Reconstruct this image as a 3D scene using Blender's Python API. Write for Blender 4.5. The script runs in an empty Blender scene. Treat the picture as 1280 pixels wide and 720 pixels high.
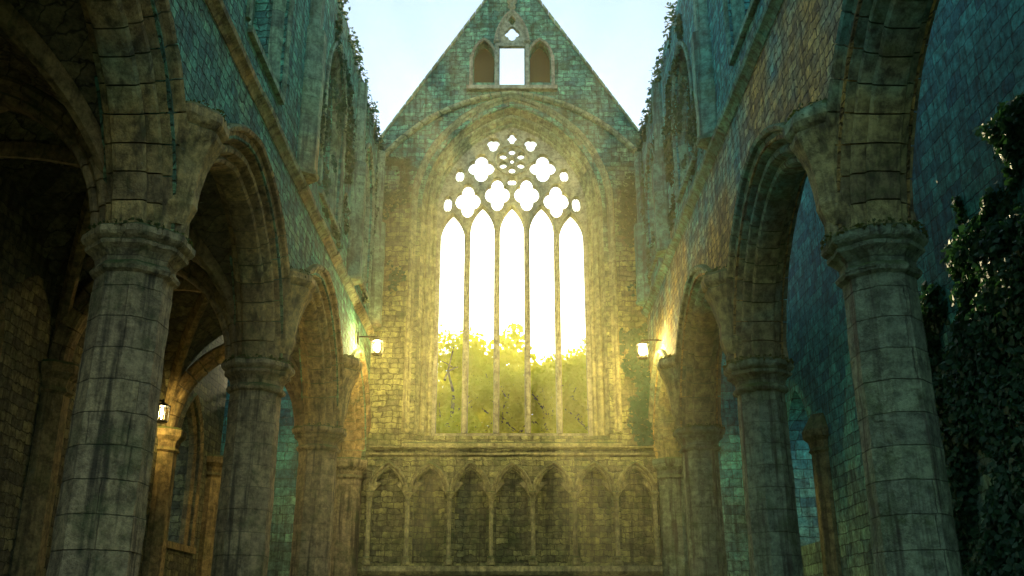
import bpy, math, random
import numpy as np
from mathutils import Vector, Matrix, noise
random.seed(7); np.random.seed(7)
R=math.radians
scene=bpy.context.scene
coll=scene.collection

# ------------------------------------------------------------------ helpers
def link(o,parent=None):
    coll.objects.link(o)
    if parent: o.parent=parent
    return o
def empty(name,loc=(0,0,0)):
    e=bpy.data.objects.new(name,None); e.location=loc; e.empty_display_size=.5
    return link(e)
def mesh_obj(name,verts,faces,mat,parent=None,smooth=False):
    me=bpy.data.meshes.new(name); me.from_pydata([tuple(v) for v in verts],[],faces); me.update()
    if smooth:
        for p in me.polygons: p.use_smooth=True
    me.materials.append(mat)
    return link(bpy.data.objects.new(name,me),parent)
class Acc:
    """accumulates geometry into one mesh"""
    def __init__(s): s.v=[]; s.f=[]
    def add(s,v,f):
        o=len(s.v); s.v+= [tuple(p) for p in v]; s.f+=[tuple(i+o for i in q) for q in f]
    def erode(s,amp,sc=3.0):
        out=[]
        for p in s.v:
            q=noise.noise_vector(Vector(p)*sc)*amp+noise.noise_vector(Vector(p)*sc*4)*amp*.5
            out.append((p[0]+q.x,p[1]+q.y,p[2]+q.z*.6))
        s.v=out; return s
    def obj(s,name,mat,parent=None,smooth=False): return mesh_obj(name,s.v,s.f,mat,parent,smooth)
    def box(s,x0,x1,y0,y1,z0,z1):
        v=[(x0,y0,z0),(x1,y0,z0),(x1,y1,z0),(x0,y1,z0),(x0,y0,z1),(x1,y0,z1),(x1,y1,z1),(x0,y1,z1)]
        s.add(v,[(0,3,2,1),(4,5,6,7),(0,1,5,4),(1,2,6,5),(2,3,7,6),(3,0,4,7)])
    def lathe(s,cx,cy,prof,n=8,rot=math.pi/8,sub=1,cap=True):
        """n-sided turned form; sub splits every flat so it can weather"""
        v=[];f=[]; m2=n*sub
        for (r,z) in prof:
            for i in range(n):
                a=rot+2*math.pi*i/n; b=rot+2*math.pi*(i+1)/n
                for q in range(sub):
                    t=q/sub
                    v.append((cx+r*(math.cos(a)*(1-t)+math.cos(b)*t),cy+r*(math.sin(a)*(1-t)+math.sin(b)*t),z))
        m=len(prof)
        for j in range(m-1):
            for i in range(m2):
                k=(i+1)%m2
                f.append((j*m2+i,j*m2+k,(j+1)*m2+k,(j+1)*m2+i))
        f.append(tuple(range(m2-1,-1,-1))); f.append(tuple((m-1)*m2+i for i in range(m2)))
        s.add(v,f)
    def rings(s,rings,cap=True):
        n=len(rings[0]); v=[p for r in rings for p in r]; f=[]
        for j in range(len(rings)-1):
            for i in range(n):
                k=(i+1)%n
                f.append((j*n+i,j*n+k,(j+1)*n+k,(j+1)*n+i))
        if cap:
            f.append(tuple(range(n-1,-1,-1))); f.append(tuple((len(rings)-1)*n+i for i in range(n)))
        s.add(v,f)

def arc_geo(a,rise,d):
    c=(rise*rise+2*rise*d-a*a)/(2*a)
    return c,math.hypot(a+c,d)
def arc_pt(a,rise,d,off,t):
    c,Rr=arc_geo(a,rise,d); rho=Rr+off
    t0=math.asin(min(1,d/rho)); t1=math.acos(max(-1,min(1,c/rho)))
    th=t0+(t1-t0)*t
    return -c+rho*math.cos(th), -d+rho*math.sin(th)
def arch_outline(cx,zs,a,rise,d=0,off=0,n=14):
    L=[]
    for i in range(n+1):
        x,z=arc_pt(a,rise,d,off,i/n); L.append((cx-x,zs+z))
    for i in range(n-1,-1,-1):
        x,z=arc_pt(a,rise,d,off,i/n); L.append((cx+x,zs+z))
    return L
def opening(cx,z0,zs,a,rise,d=0,off=0,n=12):
    o=arch_outline(cx,zs,a,rise,d,off,n)
    return [(o[0][0],z0)]+o+[(o[-1][0],z0)]

def sweep_arch(acc,P,cx,zs,a,rise,d,prof,nv=9,gap=.004,sub=3,jit=.006):
    for sgn in (-1,1):
        for k in range(nv):
            j=random.uniform(-jit,jit); jw=1+random.uniform(-jit,jit)
            ta=k/nv+ (gap if k else 0); tb=(k+1)/nv-(gap if k<nv-1 else 0)
            rings=[]
            for q in range(sub+1):
                t=ta+(tb-ta)*q/sub; ring=[]
                for (r,w) in prof:
                    x,z=arc_pt(a,rise,d,r+j,t)
                    if k==nv-1 and q==sub: x=0.0005
                    ring.append(P(cx+sgn*x,zs+z,w*jw))
                rings.append(ring)
            acc.rings(rings)
def sweep_jamb(acc,P,cx,a,z0,z1,prof,bh=.42,jit=.005):
    for sgn in (-1,1):
        n=max(1,round((z1-z0)/bh))
        for k in range(n):
            j=random.uniform(-jit,jit)
            za=z0+(z1-z0)*k/n+.003; zb=z0+(z1-z0)*(k+1)/n-.003
            acc.rings([[P(cx+sgn*(a+r+j),z,w) for r,w in prof] for z in (za,zb)])

def plate(name,outer,holes,half,P,mat,parent,bevel=0):
    cu=bpy.data.curves.new(name+'_c','CURVE'); cu.dimensions='2D'; cu.fill_mode='BOTH'
    cu.extrude=half-bevel
    if bevel: cu.bevel_depth=bevel; cu.bevel_resolution=0; cu.offset=-bevel
    for loop in [outer]+holes:
        sp=cu.splines.new('POLY'); sp.points.add(len(loop)-1)
        for i,(x,y) in enumerate(loop): sp.points[i].co=(x,y,0,1)
        sp.use_cyclic_u=True
    ob=bpy.data.objects.new(name+'_tmp',cu); coll.objects.link(ob)
    bpy.context.view_layer.update()
    dg=bpy.context.evaluated_depsgraph_get()
    me=bpy.data.meshes.new_from_object(ob.evaluated_get(dg))
    bpy.data.objects.remove(ob)
    for v in me.vertices: v.co=P(v.co.x,v.co.y,v.co.z)
    me.name=name; me.materials.clear(); me.materials.append(mat)
    for p in me.polygons: p.use_smooth=False
    me.update()
    return link(bpy.data.objects.new(name,me),parent)

# ------------------------------------------------------------------ materials
class NT:
    def __init__(s,name):
        s.m=bpy.data.materials.new(name); s.m.use_nodes=True; s.t=s.m.node_tree; s.t.nodes.clear()
        s.out=s.t.nodes.new('ShaderNodeOutputMaterial')
    def n(s,ty,**kw):
        nd=s.t.nodes.new(ty)
        for k,v in kw.items():
            if k.startswith('i_'):
                key=k[2:].replace('_',' ')
                nd.inputs[key].default_value=v
            else: setattr(nd,k,v)
        return nd
    def l(s,a,b): s.t.links.new(a,b)
    def math(s,op,a,b=None,clamp=False):
        nd=s.t.nodes.new('ShaderNodeMath'); nd.operation=op; nd.use_clamp=clamp
        for i,x in enumerate((a,b)):
            if x is None: continue
            if isinstance(x,(int,float)): nd.inputs[i].default_value=x
            else: s.l(x,nd.inputs[i])
        return nd.outputs[0]
    def mix(s,f,a,b,bt='MIX'):
        nd=s.t.nodes.new('ShaderNodeMix'); nd.data_type='RGBA'; nd.blend_type=bt
        for idx,x in ((0,f),(6,a),(7,b)):
            if isinstance(x,(int,float)): nd.inputs[idx].default_value=x
            elif isinstance(x,tuple): nd.inputs[idx].default_value=(*x,1)
            else: s.l(x,nd.inputs[idx])
        return nd.outputs[2]
    def noise(s,vec,scale,detail=4,rough=.6):
        nd=s.n('ShaderNodeTexNoise',i_Scale=scale,i_Detail=detail,i_Roughness=rough); s.l(vec,nd.inputs['Vector']); return nd
    def ramp(s,fac,p0,p1):
        nd=s.t.nodes.new('ShaderNodeMapRange'); nd.interpolation_type='SMOOTHSTEP'
        s.l(fac,nd.inputs[0]); nd.inputs[1].default_value=p0; nd.inputs[2].default_value=p1; return nd.outputs[0]

def stone(name,lo,hi,zlo=8,zhi=13,bw=.5,bh=.22,mortar=.014,distort=.05,moss=.35,mosscol=(.055,.11,.02),bump=.08,island=False,brick=True,dark=.55,vk=.85,mk=.65,mscale=5.5,lk=.4):
    N=NT(name)
    tc=N.n('ShaderNodeTexCoord'); obj=tc.outputs['Object']
    sep=N.n('ShaderNodeSeparateXYZ'); N.l(obj,sep.inputs[0])
    mid=N.noise(obj,mscale,5,.76).outputs[0]; fine=N.noise(obj,30,2,.7).outputs[0]
    big=N.noise(obj,.5,3,.65)
    var=None
    if brick:
        nd=N.noise(obj,1.7,1)
        u=N.math('ADD',sep.outputs[0],sep.outputs[1])
        du=N.math('MULTIPLY',N.math('SUBTRACT',nd.outputs[0],.5),distort*4)
        dv=N.math('MULTIPLY',N.math('SUBTRACT',N.noise(obj,7,1).outputs[0],.5),distort*2.4)
        uu=N.math('ADD',u,N.math('ADD',du,dv)); zz=N.math('ADD',sep.outputs[2],N.math('ADD',dv,N.math('MULTIPLY',du,.6)))
        cb=N.n('ShaderNodeCombineXYZ'); N.l(uu,cb.inputs[0]); N.l(zz,cb.inputs[1])
        b=N.n('ShaderNodeTexBrick'); b.offset=.5; b.squash=.7; b.squash_frequency=3
        b.inputs['Color1'].default_value=(0,0,0,1); b.inputs['Color2'].default_value=(1,1,1,1); b.inputs['Mortar'].default_value=(.5,.5,.5,1)
        b.inputs['Scale'].default_value=1; b.inputs['Mortar Size'].default_value=mortar; b.inputs['Mortar Smooth'].default_value=.8
        b.inputs['Brick Width'].default_value=bw; b.inputs['Row Height'].default_value=bh
        N.l(cb.outputs[0],b.inputs['Vector'])
        bv=N.n('ShaderNodeSeparateColor'); N.l(b.outputs['Color'],bv.inputs[0]); var=bv.outputs[0]; mort=b.outputs['Fac']
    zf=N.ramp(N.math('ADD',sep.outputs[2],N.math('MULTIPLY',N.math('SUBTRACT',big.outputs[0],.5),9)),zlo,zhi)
    base=N.mix(zf,lo,hi)  # tint by height: golden glow below, skylight and lichen teal above, as base colour
    if island:
        ge=N.n('ShaderNodeNewGeometry'); var=ge.outputs['Random Per Island']
    if var is not None:
        k=N.math('ADD',N.math('MULTIPLY',var,vk),1.0-vk*.48)
        kc=N.n('ShaderNodeCombineColor'); N.l(k,kc.inputs[0]); N.l(k,kc.inputs[1]); N.l(N.math('ADD',N.math('MULTIPLY',var,vk*.7),1-vk*.35),kc.inputs[2])
        base=N.mix(1.0,base,kc.outputs[0],'MULTIPLY')
    vm=N.math('ADD',N.math('MULTIPLY',N.ramp(mid,.3,.7),1.1),.42)
    vc=N.n('ShaderNodeCombineColor'); [N.l(vm,vc.inputs[i]) for i in range(3)]
    base=N.mix(1.0,base,vc.outputs[0],'MULTIPLY')
    mp=N.n('ShaderNodeMapping'); mp.inputs['Scale'].default_value=(4.0,4.0,.25); N.l(obj,mp.inputs[0])
    st=N.ramp(N.noise(mp.outputs[0],1.3,3,.7).outputs[0],.46,.68)
    base=N.mix(N.math('MULTIPLY',st,dark),base,(.035,.032,.02))
    lich=N.ramp(N.noise(obj,8,4,.8).outputs[0],.60,.70)
    base=N.mix(N.math('MULTIPLY',lich,lk),base,(.44,.47,.36))
    ge2=N.n('ShaderNodeNewGeometry'); sn=N.n('ShaderNodeSeparateXYZ'); N.l(ge2.outputs['True Normal'],sn.inputs[0])
    up=N.ramp(sn.outputs[2],.2,.8)
    ms=N.ramp(N.noise(obj,1.1,5,.75).outputs[0],.48,.66)
    mf=N.math('ADD',N.math('MULTIPLY',ms,moss),N.math('MULTIPLY',up,N.math('MULTIPLY',mid,1.5)),clamp=True)
    base=N.mix(mf,base,mosscol)
    if brick: base=N.mix(N.math('MULTIPLY',mort,mk),base,(.04,.042,.028))
    h=N.math('ADD',N.math('MULTIPLY',mid,.8),N.math('MULTIPLY',fine,.35))
    if brick:
        h=N.math('SUBTRACT',h,N.math('MULTIPLY',mort,.9*mk/.65))
        h=N.math('ADD',h,N.math('MULTIPLY',var,.4*vk/.85))
    bp=N.n('ShaderNodeBump',i_Strength=1.0,i_Distance=bump); N.l(h,bp.inputs['Height'])
    bs=N.n('ShaderNodeBsdfPrincipled',i_Roughness=.85); N.l(base,bs.inputs['Base Color']); N.l(bp.outputs[0],bs.inputs['Normal'])
    N.l(bs.outputs[0],N.out.inputs[0]); return N.m
def leafmat(name,c1,c2,tr,tf=.5):
    N=NT(name); ge=N.n('ShaderNodeNewGeometry')
    col=N.mix(ge.outputs['Random Per Island'],c1,c2)
    bs=N.n('ShaderNodeBsdfPrincipled',i_Roughness=.6); N.l(col,bs.inputs['Base Color'])
    t=N.n('ShaderNodeBsdfTranslucent'); t.inputs[0].default_value=(*tr,1)
    ms=N.n('ShaderNodeMixShader'); ms.inputs[0].default_value=tf
    N.l(bs.outputs[0],ms.inputs[1]); N.l(t.outputs[0],ms.inputs[2]); N.l(ms.outputs[0],N.out.inputs[0]); return N.m
def simple(name,c,rough=.7,metal=0,nscale=8,bump=.01,c2=None):
    N=NT(name); tc=N.n('ShaderNodeTexCoord'); no=N.noise(tc.outputs['Object'],nscale,4,.7).outputs[0]
    col=N.mix(N.ramp(no,.35,.65),c,c2 or tuple(x*.55 for x in c))
    bp=N.n('ShaderNodeBump',i_Distance=bump); N.l(no,bp.inputs['Height'])
    bs=N.n('ShaderNodeBsdfPrincipled',i_Roughness=rough,i_Metallic=metal); N.l(col,bs.inputs['Base Color']); N.l(bp.outputs[0],bs.inputs['Normal'])
    N.l(bs.outputs[0],N.out.inputs[0]); return N.m

TEAL=(.14,.46,.32); BLUE=(.085,.42,.43)  # upper-wall lichen tones with the blue cast of skylight mixed in
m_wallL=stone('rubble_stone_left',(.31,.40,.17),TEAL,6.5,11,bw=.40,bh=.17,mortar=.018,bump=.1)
m_wallR=stone('rubble_stone_right',(.52,.38,.12),BLUE,9,13,bw=.40,bh=.17,mortar=.018,bump=.1)  # ochre lower zone stands in for the golden glow on this wall
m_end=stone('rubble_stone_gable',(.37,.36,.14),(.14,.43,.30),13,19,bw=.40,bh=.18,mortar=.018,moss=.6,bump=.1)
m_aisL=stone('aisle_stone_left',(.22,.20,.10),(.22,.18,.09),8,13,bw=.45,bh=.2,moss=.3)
m_aisR=stone('aisle_stone_right',(.24,.42,.28),(.09,.43,.45),3,8,bw=.6,bh=.28,moss=.25,distort=.03)  # bluish upper colour carries the open-sky light on the aisle wall
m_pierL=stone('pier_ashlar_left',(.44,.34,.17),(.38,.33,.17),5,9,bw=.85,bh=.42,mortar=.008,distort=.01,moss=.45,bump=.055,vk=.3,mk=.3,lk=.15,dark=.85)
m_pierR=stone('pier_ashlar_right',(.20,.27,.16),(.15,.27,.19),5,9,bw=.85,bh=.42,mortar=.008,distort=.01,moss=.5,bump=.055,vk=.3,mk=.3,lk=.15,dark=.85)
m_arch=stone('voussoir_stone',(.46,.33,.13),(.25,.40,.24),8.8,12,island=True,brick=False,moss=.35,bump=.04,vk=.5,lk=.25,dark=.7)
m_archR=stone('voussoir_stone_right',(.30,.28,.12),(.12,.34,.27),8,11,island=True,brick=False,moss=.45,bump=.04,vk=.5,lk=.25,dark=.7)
m_archA=stone('aisle_rib_stone',(.34,.24,.10),(.32,.23,.10),9,12,island=True,brick=False,moss=.3,bump=.03,vk=.5,lk=.2)
m_win=stone('window_dressed_stone',(.44,.40,.17),(.32,.43,.24),12,20,island=True,brick=False,moss=.35,bump=.03,dark=.5,vk=.4,lk=.25)
m_trac=stone('tracery_stone',(.42,.38,.21),(.36,.38,.26),12,20,brick=False,moss=.1,bump=.012,dark=.3)
m_blk=simple('painted_recess_shade',(.008,.009,.009),.9)  # near-black colour paints the shade inside the gable recesses
m_ivy=leafmat('ivy_leaf',(.018,.085,.05),(.05,.15,.07),(.05,.16,.04),.25)
m_moss=leafmat('moss_tuft',(.05,.08,.02),(.10,.13,.03),(.15,.2,.03),.35)
m_leaf=leafmat('tree_leaf',(.09,.12,.02),(.16,.15,.02),(.90,.84,.07),.8)
m_bark=simple('bark',(.09,.07,.05),bump=.03)
m_iron=simple('lantern_iron',(.03,.03,.03),.5,.8)

abbey=empty('ruined_abbey')
D=30.5; ZS=6.68
XIN={-1:4.65,1:4.5}
BAYS=[(2.4,2.76,2.65,.4),(9.0,2.76,2.65,.4),(15.6,2.76,2.65,.4),(22.2,2.76,2.65,.4),(28.1,2.05,2.3,.2)]
PIERS=[-.9,5.7,12.3,18.9,25.5]
half_prof=[(0,.14),(.02,.20),(.08,.235),(.13,.20),(.15,.20),(.17,.30),(.20,.36),(.26,.38),(.32,.35),(.34,.30),(.37,.32),(.40,.44),(.46,.50),(.52,.525),(.55,.515),(.56,.60),(.62,.63),(.66,.60),(.68,.49),(.70,.40)]
full_prof=half_prof+[(r,-w) for r,w in reversed(half_prof)]
small_half=[(0,.10),(.03,.17),(.08,.19),(.12,.16),(.15,.18),(.18,.27),(.24,.30),(.30,.27),(.33,.22)]
small_prof=small_half+[(r,-w) for r,w in reversed(small_half)]

def jag(pts,amp,step,seed):
    out=[]
    for (x0,z0),(x1,z1) in zip(pts[:-1],pts[1:]):
        n=max(1,int(math.hypot(x1-x0,z1-z0)/step))
        for i in range(n):
            t=i/n; x=x0+(x1-x0)*t; z=z0+(z1-z0)*t
            q=noise.noise(Vector((x*1.3,z*1.3,seed)))*amp+noise.noise(Vector((x*4,z*4,seed+5)))*amp*.5
            out.append((x,z+q))
    out.append(pts[-1]); return out

CLER=(9.0,15.6,22.2,27.9)
for s in (-1,1):
    xin=XIN[s]; xc=s*(xin+.5)
    tag='north' if s<0 else 'south'
    P=lambda u,z,w,xc=xc:Vector((xc+w,u,z))
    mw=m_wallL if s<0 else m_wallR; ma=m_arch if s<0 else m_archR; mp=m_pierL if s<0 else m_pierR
    out=[(-4.2,ZS)]
    for (cy,a,rise,d) in BAYS: out+=arch_outline(cy,ZS,a,rise,d,off=.42)
    out+=[(D-.003,ZS),(D-.003,17.8)]
    out+=jag([(D-.003,17.75),(-4.2,17.9)],.35,.3,3*s)
    z0=11.7 if s<0 else 12.6
    holes=[opening(cy,z0,14.5,1.25,1.9,0) for cy in CLER]
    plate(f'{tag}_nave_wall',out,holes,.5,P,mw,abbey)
    A=Acc()
    for (cy,a,rise,d) in BAYS:
        sweep_arch(A,P,cy,ZS,a,rise,d,full_prof,nv=11,gap=.0025)
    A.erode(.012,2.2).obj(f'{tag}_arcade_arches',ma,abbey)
    C=Acc()
    cp=[(-.12,.30),(-.10,.36),(-.04,.40),(0,.44),(.03,.53),(.10,.58),(.18,.56),(.19,.45)]
    for cy in CLER:
        for w_s in (1,-1):
            pr=[(r,-s*w*w_s) for r,w in cp]+[(.12,-s*.2*w_s),(-.12,-s*.2*w_s)]
            sweep_arch(C,P,cy,14.5,1.25,1.9,0,pr,nv=7)
            sweep_jamb(C,P,cy,1.25,z0,14.5,pr)
        C.box(xc+s*.2-.12,xc+s*.2+.12,cy-.09,cy+.09,z0,16.1)
        C.rings([[(s*(xin-.1),yy,z0-.18),(s*(xin-.1),yy,z0-.06),(s*(xin+.2),yy,z0+.06),(s*(xin+.98),yy,z0+.5),(s*(xin+.98),yy,z0-.18)] for yy in (cy-1.24,cy+1.24)])
    zst=10.75 if s<0 else 11.6
    y=-4.2
    while y<D-.2:
        L=min(random.uniform(.7,1.3),D-.02-y)
        dz=random.uniform(-.015,.015); pr=random.uniform(-.012,.012)
        ring=[(xin+.15,-.16),(xin-.02,-.16),(xin-.07-pr,-.08),(xin-.16-pr,-.03),(xin-.18-pr,.05),(xin-.05,.12),(xin+.15,.16)]
        C.rings([[(s*r,yy,zst+dz+zz) for r,zz in ring] for yy in (y+.004,y+L-.004)])
        y+=L
    for py in PIERS[1:]+[29.9]:
        for zz in np.arange(zst+.25,16.9,.45):
            j=random.uniform(-.01,.01); k=.34 if zz<14.5 else .26; dpt=.36 if zz<14.5 else .24
            C.rings([[(s*(xin+.1),py-k,q),(s*(xin-.06-j),py-k,q),(s*(xin-dpt-j),py-k*.5,q),(s*(xin-dpt-j),py+k*.5,q),(s*(xin-.06-j),py+k,q),(s*(xin+.1),py+k,q)] for q in (zz,zz+.443)])
        C.rings([[(s*(xin+.1),py-k*e,q),(s*(xin-.1*e),py-k*e,q),(s*(xin-.38*e),py-.17*e,q),(s*(xin-.38*e),py+.17*e,q),(s*(xin-.1*e),py+k*e,q),(s*(xin+.1),py+k*e,q)] for q,e,k in ((zst+.165,1,.36),(zst+.25,1.08,.36))])
    C.erode(.015,2.5).obj(f'{tag}_clerestory_dressings',ma,abbey)
    for i,py in enumerate(PIERS):
        A=Acc(); px=s*(xin+.5)
        r=.535 if s<0 else .505
        A.lathe(px,py,[(r+.30,0),(r+.30,.35),(r+.24,.45),(r+.2,.75),(r+.12,.85),(r+.15,.95),(r+.03,1.08),(r,1.25)],sub=2)
        zz=1.26
        while zz<6.05:
            z1=min(zz+.42,6.10); j=random.uniform(-.003,.003); rr=r-.03*(zz/6)+j
            A.lathe(px+random.uniform(-.002,.002),py,[(rr-.005,zz),(rr,zz+.006),(rr,zz+.14),(rr,zz+.28),(rr,z1-.006),(rr-.005,z1)],sub=4,rot=math.pi/8+random.uniform(-.004,.004))
            zz+=.42
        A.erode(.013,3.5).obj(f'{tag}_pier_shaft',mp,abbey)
        A=Acc(); z=ZS-6.85
        A.lathe(px,py,[(r-.02,6.24+z),(r+.04,6.27+z),(r+.06,6.32+z),(r+.03,6.37+z),(r-.01,6.40+z),(r+.0,6.48+z),(r+.05,6.55+z),(r+.13,6.60+z),(r+.14,6.65+z),(r+.11,6.67+z),(r+.17,6.71+z),(r+.2,6.75+z),(r+.2,6.83+z),(r+.15,6.87+z)],sub=5)
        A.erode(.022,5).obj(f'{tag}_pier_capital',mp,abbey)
        A=Acc()
        A.lathe(px,py,[(r-.04,ZS+.01),(r-.08,7.5),(r-.2,8.3)])
        cx=s*(xin+.05)
        prof=[(.18,6.9),(.24,7.05),(.27,7.2),(.26,7.3),(.29,7.5),(.35,7.8),(.44,8.05),(.52,8.2),(.54,8.27),(.50,8.30),(.56,8.35),(.60,8.42),(.60,8.55),(.54,8.62)]
        A.lathe(cx,py,prof,n=8,sub=4)
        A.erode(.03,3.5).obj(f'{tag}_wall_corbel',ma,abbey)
    A=Acc()
    A.lathe(xc,D-.15,[(.6,0),(.6,.9),(.48,1.1),(.46,6.05),(.53,6.11),(.47,6.2),(.5,6.33),(.62,6.43),(.66,6.55),(.66,6.65),(.6,6.70)])
    A.obj(f'{tag}_respond',mp,abbey)

# ------------------------------------------------------------------ end wall
PE=lambda u,z,w:Vector((u,D-w,z))
WA,WR=2.65,3.53; WZ=15.5; SILL=7.6
gab=[(5.75,0),(5.75,17.2),(4.95,17.7)]+[(4.95*(1-t),17.7+(25.6-17.7)*t+random.uniform(-.05,.05)) for t in np.linspace(.03,.985,26)]+[(.12,25.55),(-.12,25.55)]
gab+=[(-4.95*(1-t),17.7+(25.6-17.7)*t+random.uniform(-.05,.05)) for t in np.linspace(.985,.03,26)]+[(-4.95,17.7),(-5.75,17.2),(-5.75,0)]
holes=[opening(0,SILL-.1,WZ,WA,WR,0,off=.5,n=20)]
holes.append([(-.47,20.3),(-.47,23.0),(-.3,23.4),(0,23.75),(.3,23.4),(.47,23.0),(.47,20.3)])
for sx in (-1,1): holes.append(opening(sx*1.03,20.5,21.6,.38,.65,n=6))
def foil(cx,cz,rx,rz,n=40,k=4,rot=0,dep=.30):
    L=[]
    for i in range(n):
        p=2*math.pi*i/n
        q=(1-dep)+dep*abs(math.cos(k/2*(p-rot)))**.8
        L.append((cx+rx*q*math.cos(p),cz+rz*q*math.sin(p)))
    return L
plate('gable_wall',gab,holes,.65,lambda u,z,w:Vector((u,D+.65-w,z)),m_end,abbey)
A=Acc()
for sx in (-1,1): A.box(sx*1.03-.5,sx*1.03+.5,D+.45,D+.6,20.3,22.6)
A.obj('blocked_gable_lights',m_blk,abbey)
plate('gable_window_tracery',[(-.55,21.95),(.55,21.95),(.62,22.4),(.3,23.2),(0,23.7),(-.3,23.2),(-.62,22.4)],
      [foil(0,22.5,.28,.30),foil(0,23.08,.13,.2,n=20)],.09,lambda u,z,w:Vector((u,D-.06-w,z)),m_trac,abbey,bevel=.02)
A=Acc()
for sx in (-1,1):
    A.box(sx*.56-.07,sx*.56+.07,D-.16,D+.05,20.3,22.1)
    A.lathe(sx*.56,D-.14,[(.1,22.1),(.14,22.16),(.1,22.25),(.03,22.55)])
    A.box(sx*1.5-.06,sx*1.5+.06,D-.12,D+.05,20.3,21.6)
    sweep_arch(A,PE,sx*1.03,21.6,.38,.65,0,[(0,.0),(0,.1),(.07,.14),(.11,.0)],nv=3)
sweep_arch(A,PE,0,22.1,.52,1.3,0,[(0,.0),(0,.2),(.06,.25),(.13,.2),(.16,.0)],nv=5)
A.box(-1.65,1.65,D-.22,D+.04,20.12,20.27)
A.lathe(0,D-.1,[(.09,23.6),(.16,23.7),(.1,23.8),(.2,23.95),(.17,24.05),(.05,24.3)])
A.obj('gable_window_frame',m_trac,abbey)
A=Acc()
for sx in (-1,1):
    n=22
    for k in range(n):
        t0=k/n; t1=(k+1)/n-.004; rr=[]
        for t in (t0,t1):
            x=sx*4.98*(1-t); z=17.72+(25.62-17.72)*t; j=random.uniform(-.02,.02)
            rr.append([(x,D-.10+j,z-.05),(x,D-.10+j,z+.09+j),(x,D+.6,z+.2),(x,D+1.4,z+.09),(x,D+1.4,z-.05)])
        A.rings(rr)
A.obj('gable_coping',m_win,abbey)
wp=[(0,-.95),(0,-.62),(.05,-.55),(.10,-.56),(.13,-.60),(.17,-.50),(.22,-.38),(.28,-.34),(.33,-.36),(.36,-.42),(.40,-.28),(.46,-.16),(.52,-.13),(.56,-.17),(.58,-.22),(.62,-.06),(.66,.03),(.72,.05),(.74,.13),(.82,.18),(.88,.13),(.90,-.03),(.90,-.1),(.60,-.3),(.55,-1.15),(.0,-1.15)]
A=Acc()
sweep_arch(A,PE,0,WZ,WA,WR,0,wp,nv=17,gap=.0018)
sweep_jamb(A,PE,0,WA,SILL,WZ,wp,bh=.48)
A.erode(.012,2.5).obj('great_window_surround',m_win,abbey)
A=Acc()
A.rings([[(x,D-.12,SILL-.45),(x,D-.12,SILL-.36),(x,D+.3,SILL-.15),(x,D+1.1,SILL+.12),(x,D+1.1,SILL-.45)] for x in (-3.5,3.5)])
A.obj('great_window_sill',m_win,abbey)
# tracery
outl=opening(0,SILL-.05,WZ,WA,WR,0,off=.08,n=22)
hl=[]
for i in range(-2,3):
    cx=i*1.045
    zsp=14.90 if abs(i)<2 else 14.60
    hl.append(opening(cx,SILL+.12,zsp,.42,.95,0,n=8))
for x in (.525,1.575):
    for sx in (-1,1): hl.append(foil(sx*x,16.34 if x<1 else 16.08,.45,.66,k=4))
for sx in (-1,1):
    hl.append(foil(sx*1.11,17.38,.48,.56,k=4))
    hl.append(foil(sx*.68,18.34,.25,.30,k=3,rot=.5,n=24))
    hl.append(foil(sx*1.88,17.08,.16,.32,k=2,rot=0,n=20))
    hl.append(foil(sx*2.29,15.95,.15,.38,k=2,rot=0,n=20))
for k in range(6):
    a=math.pi/6+k*math.pi/3
    hl.append(foil(.37*math.cos(a),17.68+.37*math.sin(a),.15,.15,k=2,rot=a,n=16,dep=.12))
hl.append(foil(0,17.68,.13,.13,n=16))
hl.append(foil(0,18.60,.19,.26,k=4,n=24))
hl.append(foil(0,16.84,.17,.20,k=2,n=16))
plate('great_window_tracery',outl,hl,.15,lambda u,z,w:Vector((u,D+.82-w,z)),m_trac,abbey,bevel=.015)
A=Acc()
for x in (-1.5675,-.5225,.5225,1.5675):
    A.lathe(x,D+.64,[(.085,SILL+.1),(.085,14.9)],n=8)
rr=[]
for i in range(33):
    a=2*math.pi*i/32
    rr.append([(q*math.cos(a),D+.82-w,17.68+q*math.sin(a)) for q,w in ((.55,.14),(.57,.24),(.62,.24),(.64,.14))])
A.rings(rr,cap=False)
def bar(pts,w=.045):
    rings=[]
    for i,(x,z) in enumerate(pts):
        a=pts[max(0,i-1)]; b=pts[min(len(pts)-1,i+1)]; dx,dz=b[0]-a[0],b[1]-a[1]; L=math.hypot(dx,dz); nx,nz=-dz/L,dx/L
        rings.append([(x+nx*q,D+.82-ww,z+nz*q) for q,ww in ((-w,.14),(-w*.5,.225),(w*.5,.225),(w,.14))])
    A.rings(rings)
for i in range(-2,3):
    cx=i*1.045; zsp=14.90 if abs(i)<2 else 14.60
    bar(arch_outline(cx,zsp,.475,1.02,0,0,n=8),.03)
A.obj('tracery_mouldings',m_trac,abbey)
A=Acc()
sweep_arch(A,PE,0,17.35,4.5,2.55,3.7,[(-.02,-.1),(-.02,.12),(.05,.20),(.14,.20),(.2,.08),(.22,-.1)],nv=14)
A.erode(.015,2.5).obj('vault_wall_rib',m_win,abbey)
A=Acc()
for (z0,z1,pr) in ((6.78,6.92,.36),(7.06,7.14,.22)):
    x=-4.5
    while x<4.45:
        L=min(random.uniform(.6,1.1),4.5-x); j=random.uniform(-.012,.012)
        A.rings([[(xx,D+.1,z0),(xx,D-pr*.5,z0),(xx,D-pr-j,z0+(z1-z0)*.4),(xx,D-pr-j,z0+(z1-z0)*.8),(xx,D+.1,z1+.06)] for xx in (x+.003,x+L-.003)])
        x+=L
A.erode(.015,2.5).obj('east_string_courses',m_win,abbey)
bw=9.0/7
hl=[opening(-4.5+bw*(i+.5),3.55,5.62,.49,.78,0,n=7) for i in range(7)]
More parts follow.
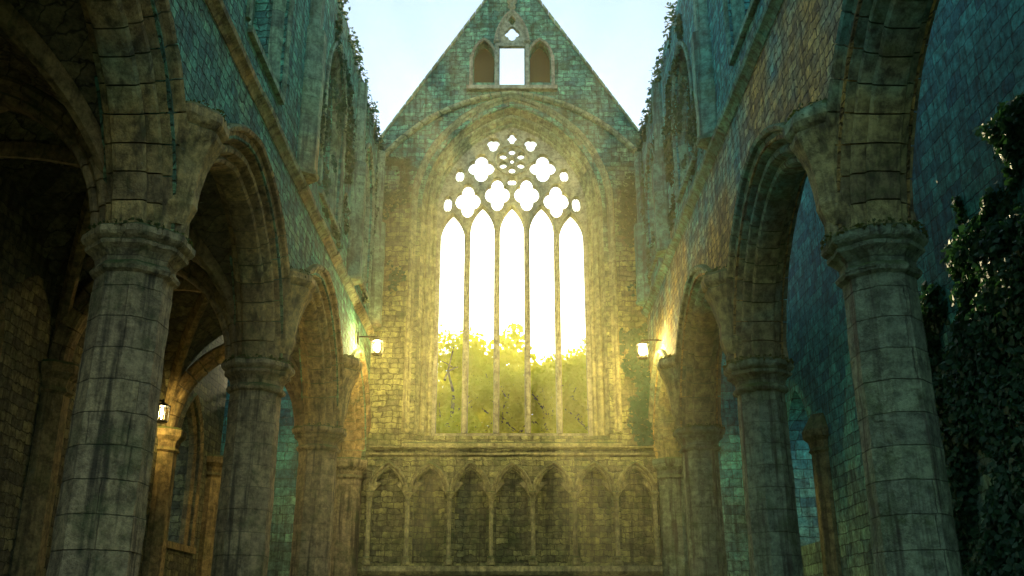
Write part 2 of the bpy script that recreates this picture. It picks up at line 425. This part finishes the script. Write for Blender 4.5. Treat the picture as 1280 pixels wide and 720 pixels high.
plate('blind_arcade_wall',[(-4.53,0),(4.53,0),(4.53,6.76),(-4.53,6.76)],hl,.16,lambda u,z,w:Vector((u,D-.163-w,z)),m_end,abbey)
A=Acc()
PB=lambda u,z,w:Vector((u,D-.325-w,z))
for i in range(7):
    c=-4.5+bw*(i+.5)
    sweep_arch(A,PB,c,5.66,.46,.76,0,[(0,-.1),(0,.03),(.03,.07),(.07,.05),(.09,.12),(.14,.15),(.18,.10),(.19,-.05)],nv=5)
    for sx in (-1,1):
        A.rings([[(c+sx*x,yy,z) for x,z in ((.50,6.02),(.22,5.96),(.40,5.76),(.50,5.66))] for yy in (D-.33,D-.18)])
for i in range(8):
    x=-4.5+bw*i; x=max(-4.40,min(4.40,x))
    A.lathe(x,D-.42,[(.13,3.5),(.13,3.58),(.1,3.64),(.12,3.7),(.07,3.76),(.068,5.38),(.1,5.42),(.075,5.46),(.09,5.52),(.14,5.6),(.15,5.66),(.10,5.69)],n=12)
A.erode(.012,3).obj('blind_arcade_dressings',m_win,abbey)
A=Acc()
x=-4.5
while x<4.45:
    L=min(random.uniform(.7,1.2),4.5-x); j=random.uniform(-.02,.02)
    A.rings([[(xx,D-.1,3.18),(xx,D-.6-j,3.2),(xx,D-.68-j,3.3),(xx,D-.66-j,3.45),(xx,D-.1,3.5)] for xx in (x+.003,x+L-.003)])
    x+=L
A.obj('wall_bench_ledge',m_win,abbey)

# ------------------------------------------------------------------ north (left) aisle
PA=lambda u,z,w:Vector((-9.8+w,u,z))
holes=[opening(cy,3.9,6.3,1.0,1.7,0) for cy in (9.0,15.6,22.2,27.6)]
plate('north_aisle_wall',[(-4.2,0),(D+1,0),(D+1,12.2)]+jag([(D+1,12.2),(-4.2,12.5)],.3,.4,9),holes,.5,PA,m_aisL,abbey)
A=Acc()
for cy in (9.0,15.6,22.2,27.6):
    pr=[(-.1,.2),(-.1,.34),(0,.42),(.04,.52),(.14,.57),(.2,.5),(.2,.3)]
    sweep_arch(A,PA,cy,6.3,1.0,1.7,0,pr,nv=7); sweep_jamb(A,PA,cy,1.0,3.9,6.3,pr)
    A.box(-9.9,-9.7,cy-.08,cy+.08,3.9,7.9)
    A.box(-9.95,-9.2,cy-1.3,cy+1.3,3.72,3.897)
for py in PIERS+[29.8]:
    A.lathe(-9.3,py,[(.5,0),(.5,.8),(.4,1),(.38,6.05),(.45,6.11),(.4,6.2),(.44,6.35),(.56,6.47),(.58,6.64),(.52,6.70)])
for py in PIERS:
    sweep_arch(A,lambda u,z,w,py=py:Vector((u,py+w,z)),-7.42,ZS,1.6,2.15,0,[(r*1.1,w*1.1) for r,w in small_prof],nv=8)
def shp(t,c=.28):
    t=min(1,abs(t)); return math.sqrt(max(0,(1+c)**2-(t+c)**2))/math.sqrt((1+c)**2-c*c)
for b in range(4):
    y0=PIERS[b]; y1=PIERS[b+1]
    for (ya,yb) in ((y0,y1),(y1,y0)):
        rings=[]
        for i in range(41):
            t=i/40; x=-5.5-3.8*t; y=ya+(yb-ya)*t; z=ZS+2.95*shp(2*t-1)-.03
            dx,dy=-3.8,(yb-ya); L=math.hypot(dx,dy); nx,ny=-dy/L,dx/L
            rings.append([(x+nx*w,y+ny*w,z+h) for w,h in ((-.13,.06),(-.13,-.08),(-.06,-.2),(.06,-.2),(.13,-.08),(.13,.06))])
        for i in range(0,40,4): A.rings([rings[i],rings[i+1],rings[i+2],rings[i+3],[ (Vector(p)*.97+Vector(q)*.03) for p,q in zip(rings[i+4],rings[i+3])]])
A.obj('north_aisle_ribs_and_windows',m_archA,abbey)
A=Acc()
for b in range(4):
    y0=PIERS[b]; y1=PIERS[b+1]; nx_,ny_=24,34; v=[];f=[]
    for i in range(nx_+1):
        for j in range(ny_+1):
            tx=2*i/nx_-1; ty=2*j/ny_-1
            z=ZS+2.95*max(shp(tx),shp(ty))
            v.append((-7.4+1.95*tx,(y0+y1)/2+(y1-y0)/2*ty,z))
    for i in range(nx_):
        for j in range(ny_):
            k=i*(ny_+1)+j; f.append((k,k+1,k+ny_+2,k+ny_+1))
    A.add(v,f)
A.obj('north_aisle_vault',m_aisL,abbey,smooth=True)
# ------------------------------------------------------------------ south (right) aisle
PS=lambda u,z,w:Vector((8.8+w,u,z))
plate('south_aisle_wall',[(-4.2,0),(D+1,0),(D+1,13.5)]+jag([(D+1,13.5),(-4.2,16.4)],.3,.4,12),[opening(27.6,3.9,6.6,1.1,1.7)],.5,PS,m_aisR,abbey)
A=Acc()
for py in PIERS[3:]:
    A.lathe(8.35,py,[(.5,0),(.5,.8),(.4,1),(.38,6.05),(.45,6.11),(.4,6.2),(.44,6.35),(.56,6.47),(.58,6.65),(.3,7.1)])
A.obj('south_aisle_responds',m_archR,abbey)
for sx,x0,x1 in ((-1,-9.29,-5.76),(1,5.76,8.29)):
    plate('aisle_end_wall',[(x0,0),(x1,0),(x1,12),(x0,11.7)],[],.5,lambda u,z,w:Vector((u,D+.55-w,z)),m_aisR,abbey)

# ------------------------------------------------------------------ leaves
def leaves(name,pos,nor,size,mat,parent=None,tilt=.6,aspect=1.0):
    pos=np.asarray(pos);nor=np.asarray(nor);n=len(pos)
    nn=nor+np.random.normal(0,tilt,(n,3)); nn/=np.linalg.norm(nn,axis=1)[:,None]
    t=np.random.normal(0,1,(n,3)); t-= (t*nn).sum(1)[:,None]*nn; t/=np.linalg.norm(t,axis=1)[:,None]
    b=np.cross(nn,t); sz=np.random.uniform(size*.6,size*1.3,n)[:,None]
    v=np.stack([pos-t*sz*.5, pos+b*sz*.42*aspect+nn*sz*.12, pos+t*sz*.62, pos-b*sz*.42*aspect+nn*sz*.12],1).reshape(-1,3)
    me=bpy.data.meshes.new(name); me.vertices.add(4*n); me.vertices.foreach_set('co',v.ravel().astype(np.float32))
    me.loops.add(4*n); me.loops.foreach_set('vertex_index',np.arange(4*n,dtype=np.int32))
    me.polygons.add(n); me.polygons.foreach_set('loop_start',np.arange(0,4*n,4,dtype=np.int32)); me.polygons.foreach_set('loop_total',np.full(n,4,dtype=np.int32))
    me.update(calc_edges=True); me.validate(); me.materials.append(mat)
    return link(bpy.data.objects.new(name,me),parent)

def ivy_patch(name,xf,nrm,ur,zr,axis,n,mask,size=.11,thick=.25):
    P_=[];Nn=[]; k=0
    while len(P_)<n and k<n*12:
        k+=1
        u=random.uniform(*ur); z=random.uniform(*zr)
        m=noise.fractal(Vector((u*.8,z*.7,7.3)),1,2,4)+mask(u,z)
        if m<random.uniform(-.05,.12): continue
        w=random.random()**1.5*thick*min(1,max(.15,m*2))
        if axis=='x': P_.append((xf+nrm*(w+.02),u,z)); Nn.append((nrm,0,.35))
        else: P_.append((u,xf+nrm*(w+.02),z)); Nn.append((0,nrm,.35))
    return leaves(name,P_,Nn,size,m_ivy)
ivy_patch('ivy',8.3,-1,(10.0,18.6),(0,9.8),'x',52000,lambda u,z:.78-abs(u-14.6)*.13-max(0,z-6.0)*.27,size=.13,thick=.42)
ivy_patch('ivy',D,-1,(3.45,4.5),(7.2,16.8),'y',3000,lambda u,z:(u-3.9)*.35-.03,size=.12,thick=.14)
ivy_patch('ivy',D,-1,(-4.6,-3.6),(12,17.4),'y',700,lambda u,z:(-u-4.2)*.5-.1,size=.12,thick=.12)
ivy_patch('ivy',XIN[1],-1,(20,30.4),(12.2,17.6),'x',3500,lambda u,z:(u-26)*.06-.12,size=.12,thick=.15)
ivy_patch('ivy',-XIN[-1],1,(17,30.4),(11.2,17.6),'x',3500,lambda u,z:(u-26)*.05-.14,size=.12,thick=.15)
P_=[];Nn=[]
for s in (-1,1):
    for _ in range(11000):
        y=random.uniform(-3,30.3); m=noise.fractal(Vector((y*.9,s*4,1)),1,2,4)
        if m<-.12: continue
        P_.append((s*(XIN[s]+random.uniform(-.18,.9)),y,17.75+random.uniform(-.55,.05)+max(0,m+.1)*random.uniform(0,1.3))); Nn.append((-s*.4,-.3,1))
leaves('wall_top_growth',P_,Nn,.13,m_ivy,abbey)
P_=[];Nn=[]
for s in (-1,1):
    for py in PIERS[1:]:
        for _ in range(620):
            a=random.uniform(0,6.28); r=.56*math.sqrt(random.random())
            P_.append((s*(XIN[s]+.05)+r*math.cos(a),py+r*math.sin(a),8.62+random.uniform(-.02,.12)*(1-r)+(-.14*random.random() if r>.5 else 0))); Nn.append((0,0,1))
        for _ in range(260):
            a=random.uniform(0,6.28)
            P_.append((s*(XIN[s]+.5)+.68*math.cos(a),py+.68*math.sin(a),ZS+.01+random.uniform(-.05,.05))); Nn.append((0,0,1))
leaves('moss_cushions',P_,Nn,.06,m_moss,abbey,tilt=1)

# ------------------------------------------------------------------ trees
def tube(acc,p0,p1,r0,r1,n=8,seg=5,wob=.1):
    p0=Vector(p0);p1=Vector(p1);ax=(p1-p0).normalized(); q=ax.to_track_quat('Z','Y'); rings=[]
    for i in range(seg+1):
        t=i/seg; c=p0.lerp(p1,t)+Vector((noise.noise(p0+Vector((t*3,0,1))),noise.noise(p0+Vector((0,t*3,5))),0))*wob*math.sin(t*math.pi)*2
        r=r0+(r1-r0)*t
        rings.append([c+q@Vector((r*math.cos(2*math.pi*k/n),r*math.sin(2*math.pi*k/n),0)) for k in range(n)])
    acc.rings(rings)
def tree(x,y,h,cr,nl,seed):
    random.seed(seed); np.random.seed(seed)
    e=empty('broadleaf_tree',(0,0,0)); A=Acc()
    tube(A,(x,y,-.2),(x+random.uniform(-.4,.4),y,h*.55),.36,.16,seg=7,wob=.3)
    tube(A,(x,y,h*.53),(x+random.uniform(-.6,.6),y,h*.9),.16,.03,wob=.4)
    cl=[]
    for i in range(17):
        a=i*2.4+random.uniform(-.3,.3); zt=h*random.uniform(.36,.9); k=math.sqrt(max(.05,1-((zt/h-.62)/.40)**2))
        L=cr*k*random.uniform(.6,1.0)
        tip=Vector((x+L*math.cos(a),y+L*math.sin(a),zt+.3)); base=Vector((x,y,max(h*.22,zt-L*.7)))
        tube(A,base,tip,.08,.02,n=6,wob=.3); cl.append((tip,random.uniform(.8,1.4)))
        cl.append((base.lerp(tip,.6)+Vector((random.uniform(-.6,.6),random.uniform(-.6,.6),random.uniform(0,.7))),random.uniform(.8,1.2)))
        for _ in range(2):
            t2=base.lerp(tip,.6)+Vector((random.uniform(-1.3,1.3),random.uniform(-1.3,1.3),random.uniform(.2,1.3)))
            tube(A,base.lerp(tip,.6),t2,.04,.012,n=5,seg=3); cl.append((t2,random.uniform(.6,1.1)))
    cl.append((Vector((x,y,h*.92)),.9))
    A.obj('trunk_and_limbs',m_bark,e)
    w=np.array([c[1]**2 for c in cl]); w/=w.sum(); idx=np.random.choice(len(cl),nl,p=w)
    C=np.array([tuple(c[0]) for c in cl]);Rr=np.array([c[1] for c in cl])
    d=np.random.normal(0,1,(nl,3)); d/=np.linalg.norm(d,axis=1)[:,None]
    rad=np.random.uniform(.2,1,nl)**.6
    sh=1+.35*np.sin(d[:,0]*5+idx)*np.cos(d[:,2]*6+idx*2)
    pos=C[idx]+d*(rad*Rr[idx]*sh)[:,None]*np.array([1,1,.75])
    leaves('leaves',pos,d,.2,m_leaf,e,tilt=.9)
T=[(-3.6,50,17.9,3.2,19000),(-.6,55,17.4,3.2,12000),(2.4,53,17.2,3.0,12000),(4.6,50,17.6,3.2,18000),(-8.5,53,18,3.6,6000),(8.9,52,18,3.6,6000),
   (-17,20,13,4,6000),(-18,29,14,4.2,6000),(-16.5,37,13,4,6000),(-15,11,12,3.8,5000),(17,34,13,4,4000)]
for i,t in enumerate(T): tree(*t,seed=40+i)
random.seed(3);np.random.seed(3)
n=38000; px=np.random.uniform(-16,16,n); py=np.random.uniform(58,64,n)
hh=18.6+1.3*np.sin(px*.6+2.2)+.8*np.sin(px*1.9+1)
pz=np.random.uniform(0,1,n)**.7*hh
leaves('distant_tree_mass',np.stack([px,py,pz],1),np.tile([0,-1,.3],(n,1)),.42,m_leaf,tilt=1)

# ------------------------------------------------------------------ lanterns
N=NT('lantern_glow'); em=N.n('ShaderNodeEmission'); em.inputs[0].default_value=(1,.74,.28,1); em.inputs[1].default_value=1100; N.l(em.outputs[0],N.out.inputs[0]); m_glow=N.m
def lantern(x,y,z,s,f=1):
    e=empty('wall_lantern',(x,y,z)); wx=s*(4.58-abs(x) if abs(x)<6 else .42)
    A=Acc()
    A.box(min(0,wx),max(0,wx),-.02,.02,.30,.34)
    A.box(wx-.02 ,wx+.02,-.09,.09,.1,.45)
    A.lathe(0,0,[(.02,.36),(.03,.3),(.06,.27),(.2,.19),(.21,.16)],n=6)
    A.lathe(0,0,[(.15,-.24),(.17,-.22),(.15,-.19)],n=6)
    for i in range(6):
        a=math.pi/8+i*math.pi/3
        cx,cy=.17*math.cos(a),.17*math.sin(a); A.box(cx-.01,cx+.01,cy-.01,cy+.01,-.21,.18)
    A.obj('iron_cage',m_iron,e)
    A=Acc(); A.lathe(0,0,[(.03*f,-.14),(.09*f,-.1),(.12*f,-.02),(.11*f,.06),(.05*f,.13)],n=14,rot=0); A.obj('lamp_glass',m_glow,e,True)
lantern(-4.0,27.4,9.55,-1,.8); lantern(3.9,27.6,9.5,1); lantern(-8.85,23.9,6.8,-1,.2)

# ------------------------------------------------------------------ ground
N=NT('grass'); tc=N.n('ShaderNodeTexCoord'); a=N.noise(tc.outputs['Object'],.8,4).outputs[0]; b=N.noise(tc.outputs['Object'],30,3).outputs[0]
col=N.mix(N.ramp(a,.35,.65),(.05,.09,.02),(.10,.11,.04)); bp=N.n('ShaderNodeBump',i_Distance=.05); N.l(b,bp.inputs['Height'])
bs=N.n('ShaderNodeBsdfPrincipled',i_Roughness=.9); N.l(col,bs.inputs['Base Color']); N.l(bp.outputs[0],bs.inputs['Normal']); N.l(bs.outputs[0],N.out.inputs[0])
mesh_obj('ground',[(-900,-900,0),(900,-900,0),(900,900,0),(-900,900,0)],[(0,1,2,3)],N.m)
mesh_obj('gravel_path',[(-3,-4,.004),(3,-4,.004),(3,29.8,.004),(-3,29.8,.004)],[(0,1,2,3)],simple('gravel',(.4,.35,.24),nscale=40))

# ------------------------------------------------------------------ haze
A=Acc(); A.box(-4.4,4.3,9,30.3,.1,19)
N=NT('haze'); vs=N.n('ShaderNodeVolumeScatter'); vs.inputs['Color'].default_value=(.95,.88,.40,1); vs.inputs['Density'].default_value=.0029; vs.inputs['Anisotropy'].default_value=.72
N.l(vs.outputs[0],N.out.inputs['Volume']); A.obj('morning_mist',N.m)

# ------------------------------------------------------------------ light
EL=R(19.6); AZ=R(0.3)
sd=Vector((math.sin(AZ)*math.cos(EL),math.cos(AZ)*math.cos(EL),math.sin(EL)))
sl=bpy.data.lights.new('sun','SUN'); sl.energy=5; sl.angle=R(.5); sl.color=(1,.84,.46)
so=bpy.data.objects.new('sun',sl); so.rotation_euler=sd.to_track_quat('Z','Y').to_euler(); link(so)
w=bpy.data.worlds.new('World'); scene.world=w; w.use_nodes=True; nt=w.node_tree; nt.nodes.clear()
o=nt.nodes.new('ShaderNodeOutputWorld'); bg=nt.nodes.new('ShaderNodeBackground'); sk=nt.nodes.new('ShaderNodeTexSky')
sk.sky_type='NISHITA'; sk.sun_disc=False; sk.sun_elevation=EL; sk.sun_rotation=AZ; sk.air_density=1.0; sk.dust_density=.4; sk.ozone_density=3
bg.inputs[1].default_value=.15
nt.links.new(sk.outputs[0],bg.inputs[0])
tc=nt.nodes.new('ShaderNodeTexCoord'); dp=nt.nodes.new('ShaderNodeVectorMath'); dp.operation='DOT_PRODUCT'; dp.inputs[1].default_value=sd
nt.links.new(tc.outputs['Generated'],dp.inputs[0])
mx=nt.nodes.new('ShaderNodeMath'); mx.operation='MAXIMUM'; mx.inputs[1].default_value=0; nt.links.new(dp.outputs['Value'],mx.inputs[0])
pw=nt.nodes.new('ShaderNodeMath'); pw.operation='POWER'; pw.inputs[1].default_value=260; nt.links.new(mx.outputs[0],pw.inputs[0])
ml=nt.nodes.new('ShaderNodeMath'); ml.operation='MULTIPLY'; ml.inputs[1].default_value=6; nt.links.new(pw.outputs[0],ml.inputs[0])
bg2=nt.nodes.new('ShaderNodeBackground'); bg2.inputs[0].default_value=(1,.9,.6,1); nt.links.new(ml.outputs[0],bg2.inputs[1])
bg3=nt.nodes.new('ShaderNodeBackground'); bg3.inputs[0].default_value=(.74,1,.90,1); bg3.inputs[1].default_value=.46   # uniform fill light added to lift the walls and whiten the sky
ad=nt.nodes.new('ShaderNodeAddShader'); nt.links.new(bg.outputs[0],ad.inputs[0]); nt.links.new(bg2.outputs[0],ad.inputs[1])
ad2=nt.nodes.new('ShaderNodeAddShader'); nt.links.new(ad.outputs[0],ad2.inputs[0]); nt.links.new(bg3.outputs[0],ad2.inputs[1]); nt.links.new(ad2.outputs[0],o.inputs[0])

cam=bpy.data.cameras.new('camera'); cam.lens=33.75; cam.sensor_width=36; cam.clip_end=3000
co=bpy.data.objects.new('camera',cam); co.location=(0,0,1.6); co.rotation_euler=(R(90+19.7),0,0); link(co); scene.camera=co
scene.view_settings.view_transform='Standard'; scene.view_settings.look='None'; scene.view_settings.exposure=0; scene.view_settings.gamma=1
